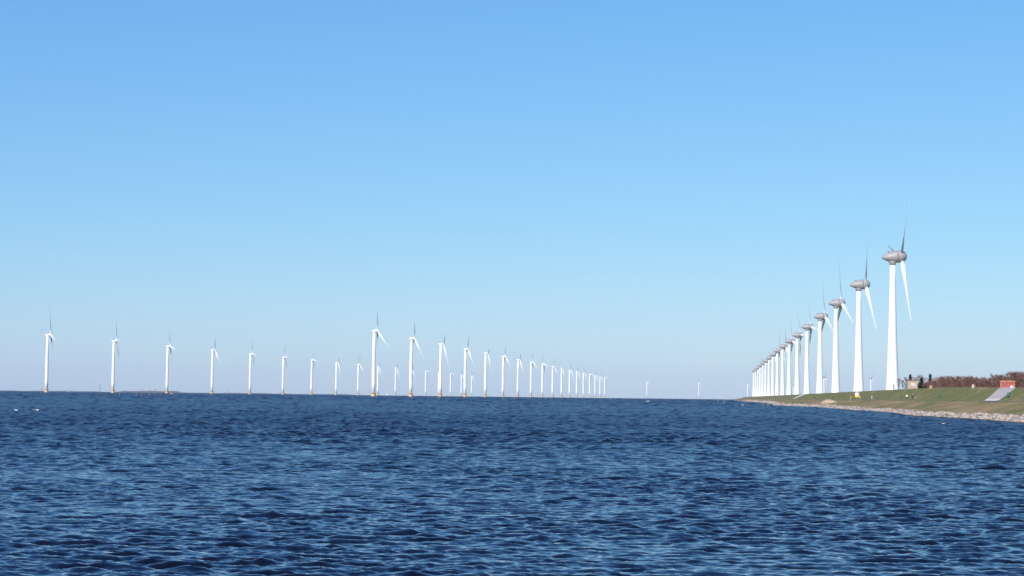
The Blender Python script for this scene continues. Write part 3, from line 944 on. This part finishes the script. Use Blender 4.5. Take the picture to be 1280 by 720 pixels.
def block(px, wv, wd, h, top, label, mat):
    p = by_w(px, wv)
    root = empty('marker_stone', (p.x, p.y, p.z), -math.atan2(p.x, p.y), label, 'marker stone', 'stubby marker stones on the dike crest')
    link('stone', mk('stone', loft([[(s * wd / 2 * k, q * .25 * k, z) for s, q in ((-1, -1), (1, -1), (1, 1), (-1, 1))] for z, k in ((-.3, 1), (h * .55, .98), (h * .8, .8 * (1 + top) / 2 + .1), (h, top))]), mat, False), None, root)
block(1163.4, 19.2, 1.0, .95, .6, 'low orange-brown marker stone on the crest below the narrow conifer', varied('rust_stone', (.36, .20, .12), (.46, .27, .17), 2, .9))
block(1216.4, 19.2, .75, 1.0, .35, 'pointed pale marker stone on the crest before the wood', varied('pale_stone', (.38, .33, .28), (.48, .42, .36), 2, .9))

# white and yellow navigation marker
p = by_w(1071.4, 10.0)
root = empty('navigation_marker', (p.x, p.y, p.z), -math.atan2(p.x, p.y), 'white and yellow barrel marker with red top before the second tower', 'navigation marker')
link('post', mk('post', tube((0, 0, -.3), (0, 0, 1.1), .16), M['steel']), None, root)
link('lower_drum', mk('lower_drum', lathe([(.7, .9), (.98, 1.1), (.98, 1.95), (.95, 1.97)], 20), varied('yellow_paint', (.8, .45, .03), (.85, .52, .06), 1, .5)), None, root)
link('upper_drum', mk('upper_drum', lathe([(.95, 1.98), (.96, 2.0), (.96, 3.05), (.7, 3.2)], 20), M['white']), None, root)
link('red_cap', mk('red_cap', lathe([(.5, 3.2), (.5, 3.6), (.25, 3.8)], 16), varied('red_paint', (.6, .06, .05), (.68, .12, .1), 1, .5)), None, root)

p = by_w(1063.5, 8.4)
root = empty('post', (p.x, p.y, p.z), 0, 'pale brown wooden post on the grass left of the barrel marker', 'post')
link('shaft', mk('shaft', merge([tube((0, 0, -.3), (0, 0, 2.1), .24, .2, 8)]), varied('pale_timber', (.34, .22, .14), (.42, .28, .18), 2, .9)), None, root)
link('cap', mk('cap', lathe([(.26, 2.1), (.26, 2.2), (.05, 2.4)], 8), M['pole'], False), None, root)

# ------------------------------------------------------------------ people
def skin_obj(name, pts, edges, radii, mat, parent, root_i=0, sub=1):
    me = bpy.data.meshes.new(name)
    me.from_pydata(pts, edges, [])
    me.materials.append(mat)
    o = bpy.data.objects.new(name, me); col.objects.link(o); o.parent = parent
    md = o.modifiers.new('skin', 'SKIN')
    sv = me.skin_vertices[0].data
    for i, r in enumerate(radii):
        sv[i].radius = (r, r) if not isinstance(r, tuple) else r
        sv[i].use_root = (i == root_i)
    o.modifiers.new('sub', 'SUBSURF').levels = sub
    o.modifiers['sub'].render_levels = sub
    return o
M['skin'] = varied('skin', (.55, .36, .28), (.62, .42, .33), 5, .6)
def cloth(c): return varied('cloth', c, tuple(min(.85, k * 1.25 + .01) for k in c), 6, .9)
def person(px, wv, H, face, top_c, leg_c, hair_c, label, stride=.25, arms='down'):
    p = by_w(px, wv)
    root = empty('person', (p.x, p.y, p.z + (.1 if 9 < wv < 11 else 0)), face - math.atan2(p.x, p.y), label, 'person', 'people walking along the dike path')
    s = H / 1.75
    def V(x, y, z): return (x * s, y * s, z * s)
    st = stride
    arm_f = .18 if arms == 'down' else .34
    # body: facing -Y, stride along Y
    P = {}
    order = []
    def add(k, x, y, z, r): P[k] = len(order); order.append((V(x, y, z), r * s))
    add('pel', 0, 0, .95, .13); add('waist', 0, 0, 1.08, .115); add('chest', 0, -.01, 1.28, .135); add('neck', 0, 0, 1.46, .055); add('hd', 0, -.02, 1.57, .075); add('hd2', 0, -.015, 1.66, .085); add('hd3', 0, -.01, 1.72, .05)
    add('nose', 0, -.105, 1.60, .014)
    for sgn, n_ in ((-1, 'l'), (1, 'r')):
        f = st * sgn
        add('hip' + n_, sgn * .09, 0, .88, .09); add('kn' + n_, sgn * .1, -f * .5 - .03, .49, .058); add('an' + n_, sgn * .1, -f, .09, .038); add('to' + n_, sgn * .11, -f - .16, .035, .035)
        add('sh' + n_, sgn * .18, 0, 1.40, .055); add('el' + n_, sgn * (.22 if arms == 'down' else .32), f * .4 + .02, 1.12, .042); add('wr' + n_, sgn * (.23 if arms == 'down' else .16), f * .8 - (.05 if arms == 'down' else .16), .87 if arms == 'down' else 1.08, .028)
        add('pa' + n_, sgn * (.23 if arms == 'down' else .1), f * .8 - (.07 if arms == 'down' else .2), .80 if arms == 'down' else 1.06, .036)
        for q in range(5):
            add('fi%s%d' % (n_, q), sgn * (.23 if arms == 'down' else .06) + (-.032 if q == 4 else 0), f * .8 - .09 + (q - 1.5) * .018 - (0 if arms == 'down' else .12), (.715 + .008 * abs(q - 1.5)) if q < 4 else .76, .008)
            if arms != 'down': order[-1] = (V(sgn * .03, f * .8 - .22 - .01 * q, 1.02 + .02 * q), .008 * s)
    E = [('pel', 'waist'), ('waist', 'chest'), ('chest', 'neck'), ('neck', 'hd'), ('hd', 'hd2'), ('hd2', 'hd3'), ('hd', 'nose')]
    for n_ in 'lr':
        E += [('pel', 'hip' + n_), ('hip' + n_, 'kn' + n_), ('kn' + n_, 'an' + n_), ('an' + n_, 'to' + n_), ('chest', 'sh' + n_), ('sh' + n_, 'el' + n_), ('el' + n_, 'wr' + n_), ('wr' + n_, 'pa' + n_)]
        E += [('pa' + n_, 'fi%s%d' % (n_, q)) for q in range(5)]
    skin_obj('body', [o_[0] for o_ in order], [(P[a], P[b_]) for a, b_ in E], [o_[1] for o_ in order], M['skin'], root)
    def sub(keys, edges, mat, name, extra, rootk):
        idx = {k: i for i, k in enumerate(keys)}
        skin_obj(name, [order[P[k]][0] for k in keys], [(idx[a], idx[b_]) for a, b_ in edges], [order[P[k]][1] + extra * s * 1.4 for k in keys], mat, root, idx[rootk])
    sub(['pel', 'waist', 'chest', 'shl', 'ell', 'wrl', 'shr', 'elr', 'wrr'], [('pel', 'waist'), ('waist', 'chest'), ('chest', 'shl'), ('shl', 'ell'), ('ell', 'wrl'), ('chest', 'shr'), ('shr', 'elr'), ('elr', 'wrr')], cloth(top_c), 'jacket', .03, 'waist')
    sub(['pel', 'hipl', 'knl', 'anl', 'hipr', 'knr', 'anr'], [('pel', 'hipl'), ('hipl', 'knl'), ('knl', 'anl'), ('pel', 'hipr'), ('hipr', 'knr'), ('knr', 'anr')], cloth(leg_c), 'trousers', .018, 'pel')
    sh = cloth((.03, .03, .03))
    for n_ in 'lr':
        a = Vector(order[P['an' + n_]][0]); b_ = Vector(order[P['to' + n_]][0])
        link('shoe', mk('shoe', tube(a + Vector((0, .06, -.05)) * s, b_ + Vector((0, -.04, 0)) * s, .05 * s, .042 * s, 8), sh), None, root)
    hv, hf = lathe([(.095 * s, 0), (.105 * s, .05 * s), (.085 * s, .11 * s), (.03 * s, .14 * s)], 14)
    link('hair', mk('hair', ([(v[0], v[1] + .02 * s, v[2] + 1.645 * s) for v in hv], hf), cloth(hair_c)), None, root)
    for sg in (-1, 1):
        link('eye', mk('eye', lathe([(.003 * s, -.01 * s), (.012 * s, 0), (.003 * s, .01 * s)], 6, c=(sg * .032 * s, -.095 * s, 1.635 * s)), M['darkgrey']), None, root)

person(1133.6, 10.2, 1.95, R(20), (.82, .82, .84), (.05, .045, .06), (.10, .04, .03), 'person in a bright white top walking on the dike path', .2, 'bent')
person(1141.0, 10.2, 1.98, R(-10), (.02, .02, .025), (.025, .022, .03), (.03, .02, .02), 'person dressed all in black beside the one in white', .12)
person(1089.8, 10.2, 1.75, R(200), (.42, .44, .46), (.30, .31, .34), (.2, .15, .1), 'person in pale grey clothes, left of the dark teal one')
person(1096.0, 10.2, 1.7, R(190), (.05, .12, .13), (.06, .08, .10), (.08, .06, .05), 'person in dark teal jacket walking right of the pale grey one')
person(1074.8, 10.4, 1.8, R(185), (.40, .44, .48), (.34, .36, .4), (.2, .15, .1), 'person in light grey standing next to the barrel marker')
person(1018.0, 10.2, 2.0, R(180), (.012, .016, .014), (.012, .015, .014), (.02, .015, .01), 'dark clothed person on the dike below the fifth tower')
person(1041.0, 10.2, 1.9, R(170), (.05, .025, .02), (.03, .02, .018), (.05, .04, .03), 'person in dark brown above the sandy mound')

# ------------------------------------------------------------------ riprap
def rock_mesh(seed, n_pl=9):
    rr = random.Random(seed)
    bm = bmesh.new()
    pts = []
    for _ in range(22):
        v = Vector((rr.gauss(0, 1), rr.gauss(0, 1), rr.gauss(0, 1))).normalized()
        v = Vector((v.x * rr.uniform(.42, .56), v.y * rr.uniform(.36, .5), v.z * rr.uniform(.28, .4)))
        pts.append(bm.verts.new(v))
    r_ = bmesh.ops.convex_hull(bm, input=bm.verts)
    junk = [g for g in r_['geom_interior'] + r_['geom_unused'] if isinstance(g, bmesh.types.BMVert)]
    if junk: bmesh.ops.delete(bm, geom=list(set(junk)), context='VERTS')
    bmesh.ops.bevel(bm, geom=bm.edges[:], offset=.035, segments=1, affect='EDGES')
    me = bpy.data.meshes.new('stone'); bm.to_mesh(me); bm.free()
    return me
ROCKM = [varied('pale_rock', (.24, .195, .165), (.49, .42, .37), 1.3, .9, coord='pos', bump=.03), varied('ochre_rock', (.26, .20, .15), (.42, .34, .27), 1.3, .9, coord='pos', bump=.03), varied('grey_rock', (.12, .10, .085), (.24, .20, .175), 1.3, .9, coord='pos', bump=.03)]
for m_ in ROCKM:      # stones are wet and weedy just above the water
    t = m_.node_tree; b = t.nodes['Principled BSDF']
    src_ = b.inputs['Base Color'].links[0].from_socket
    sx = t.nodes.new('ShaderNodeSeparateXYZ'); t.links.new(t.nodes.new('ShaderNodeNewGeometry').outputs['Position'], sx.inputs[0])
    wet = mathn(t, 'LESS_THAN', mathn(t, 'ADD', sx.outputs[2], mathn(t, 'MULTIPLY', noise(t, .8, 3), .35)), .42)
    t.links.new(mixc(t, wet, src_, (.045, .04, .03)), b.inputs['Base Color'])
rocks = [rock_mesh(100 + i) for i in range(14)]
for i, me in enumerate(rocks): me.materials.append(ROCKM[[0, 2, 0, 1, 0, 2, 0, 1, 0, 0, 2, 1, 0, 0][i]])
spots = []
rr = random.Random(77)
y = 300.0
while y < 2300:
    s = shore(y)
    nrow = 6
    gap = math.sin(y * .19) + math.sin(y * .071 + 2)
    for k in range(nrow):
        f = (k + rr.random()) / nrow
        wv = -.5 + (rock_w(y) + .7) * f
        yy_ = y + rr.uniform(-.5, .5)
        sz = (rr.uniform(.45, 1.0) if y < 1350 else rr.uniform(.9, 1.5)) * (1.45 if rr.random() < .22 else 1)
        if f > .6 and rr.random() < (.85 if gap > .1 else .35): continue
        if gap > 1.1 and rr.random() < .45: continue
        x = s + wv
        spots.append((x, yy_, sz, ground_z(x, yy_)))
    y += .62 if y < 900 else 1.0 if y < 1350 else 2.2
spots.sort(key=lambda q: q[1])
def rock_mat(q):
    x, y_, sz, gz = q
    rot = Matrix.Rotation(rr.uniform(0, 6.28), 4, 'Z') @ Matrix.Rotation(rr.uniform(-.4, .4), 4, 'X')
    return Matrix.Translation((x, y_, gz + .18 * sz)) @ rot @ Matrix.Diagonal((sz * rr.uniform(1.0, 1.5), sz * 1.1, sz * rr.uniform(.65, 1.0), 1))
visible = [q for q in spots if q[0] < .2535 * q[1]]
near = sorted(visible, key=lambda q: -(q[2] / q[1]))
# the 300 that show largest: big ones close to the camera
near = near[:298]
ns = set((q[0], q[1]) for q in near)
for q in near:
    o = link('stone', rocks[rr.randrange(len(rocks))], None)
    o.matrix_world = rock_mat(q)
    tag(o, 'pale rough stone of the rock bank at the lake edge', 'stone', 'riprap stones along the water edge')
# everything else as one mass
Vs = []; Fs = []; Mi = []
cache = []
for me in rocks:
    cache.append((np.array([v.co for v in me.vertices]), [tuple(p.vertices) for p in me.polygons], ROCKM.index(me.materials[0])))
n0 = 0
low = [q for q in spots if (q[0], q[1]) not in ns]
for q in low:
    v, f, mi = cache[rr.randrange(len(cache))]
    mm = np.array(rock_mat(q))
    Vs.append(v @ mm[:3, :3].T + mm[:3, 3])
    Fs += [tuple(i + n0 for i in ff) for ff in f]
    Mi += [mi] * len(f)
    n0 += len(v)
me = mesh_from('stone_bank', np.concatenate(Vs).tolist(), Fs)
for m_ in ROCKM: me.materials.append(m_)
me.polygons.foreach_set('material_index', Mi)
tag(link('stone_bank', me), 'pale loose stones lining the rest of the dike foot', None, None, 'stuff')

# ------------------------------------------------------------------ haze
hz = bpy.data.materials.new('haze'); hz.use_nodes = True
t = hz.node_tree
for n in list(t.nodes): t.nodes.remove(n)
o_ = t.nodes.new('ShaderNodeOutputMaterial'); pv = t.nodes.new('ShaderNodeVolumePrincipled')
pv.inputs['Density'].default_value = 1.8e-5
pv.inputs['Color'].default_value = (.66, .80, 1.0, 1)
pv.inputs['Anisotropy'].default_value = 0.0
t.links.new(pv.outputs[0], o_.inputs['Volume'])
V, Fc = box(-19000, 19000, -19000, 19000, -16.0, 212.0)
tag(link('haze', mesh_from('haze', V, Fc), hz), 'thin pale air over the whole lake', None, None, 'stuff')
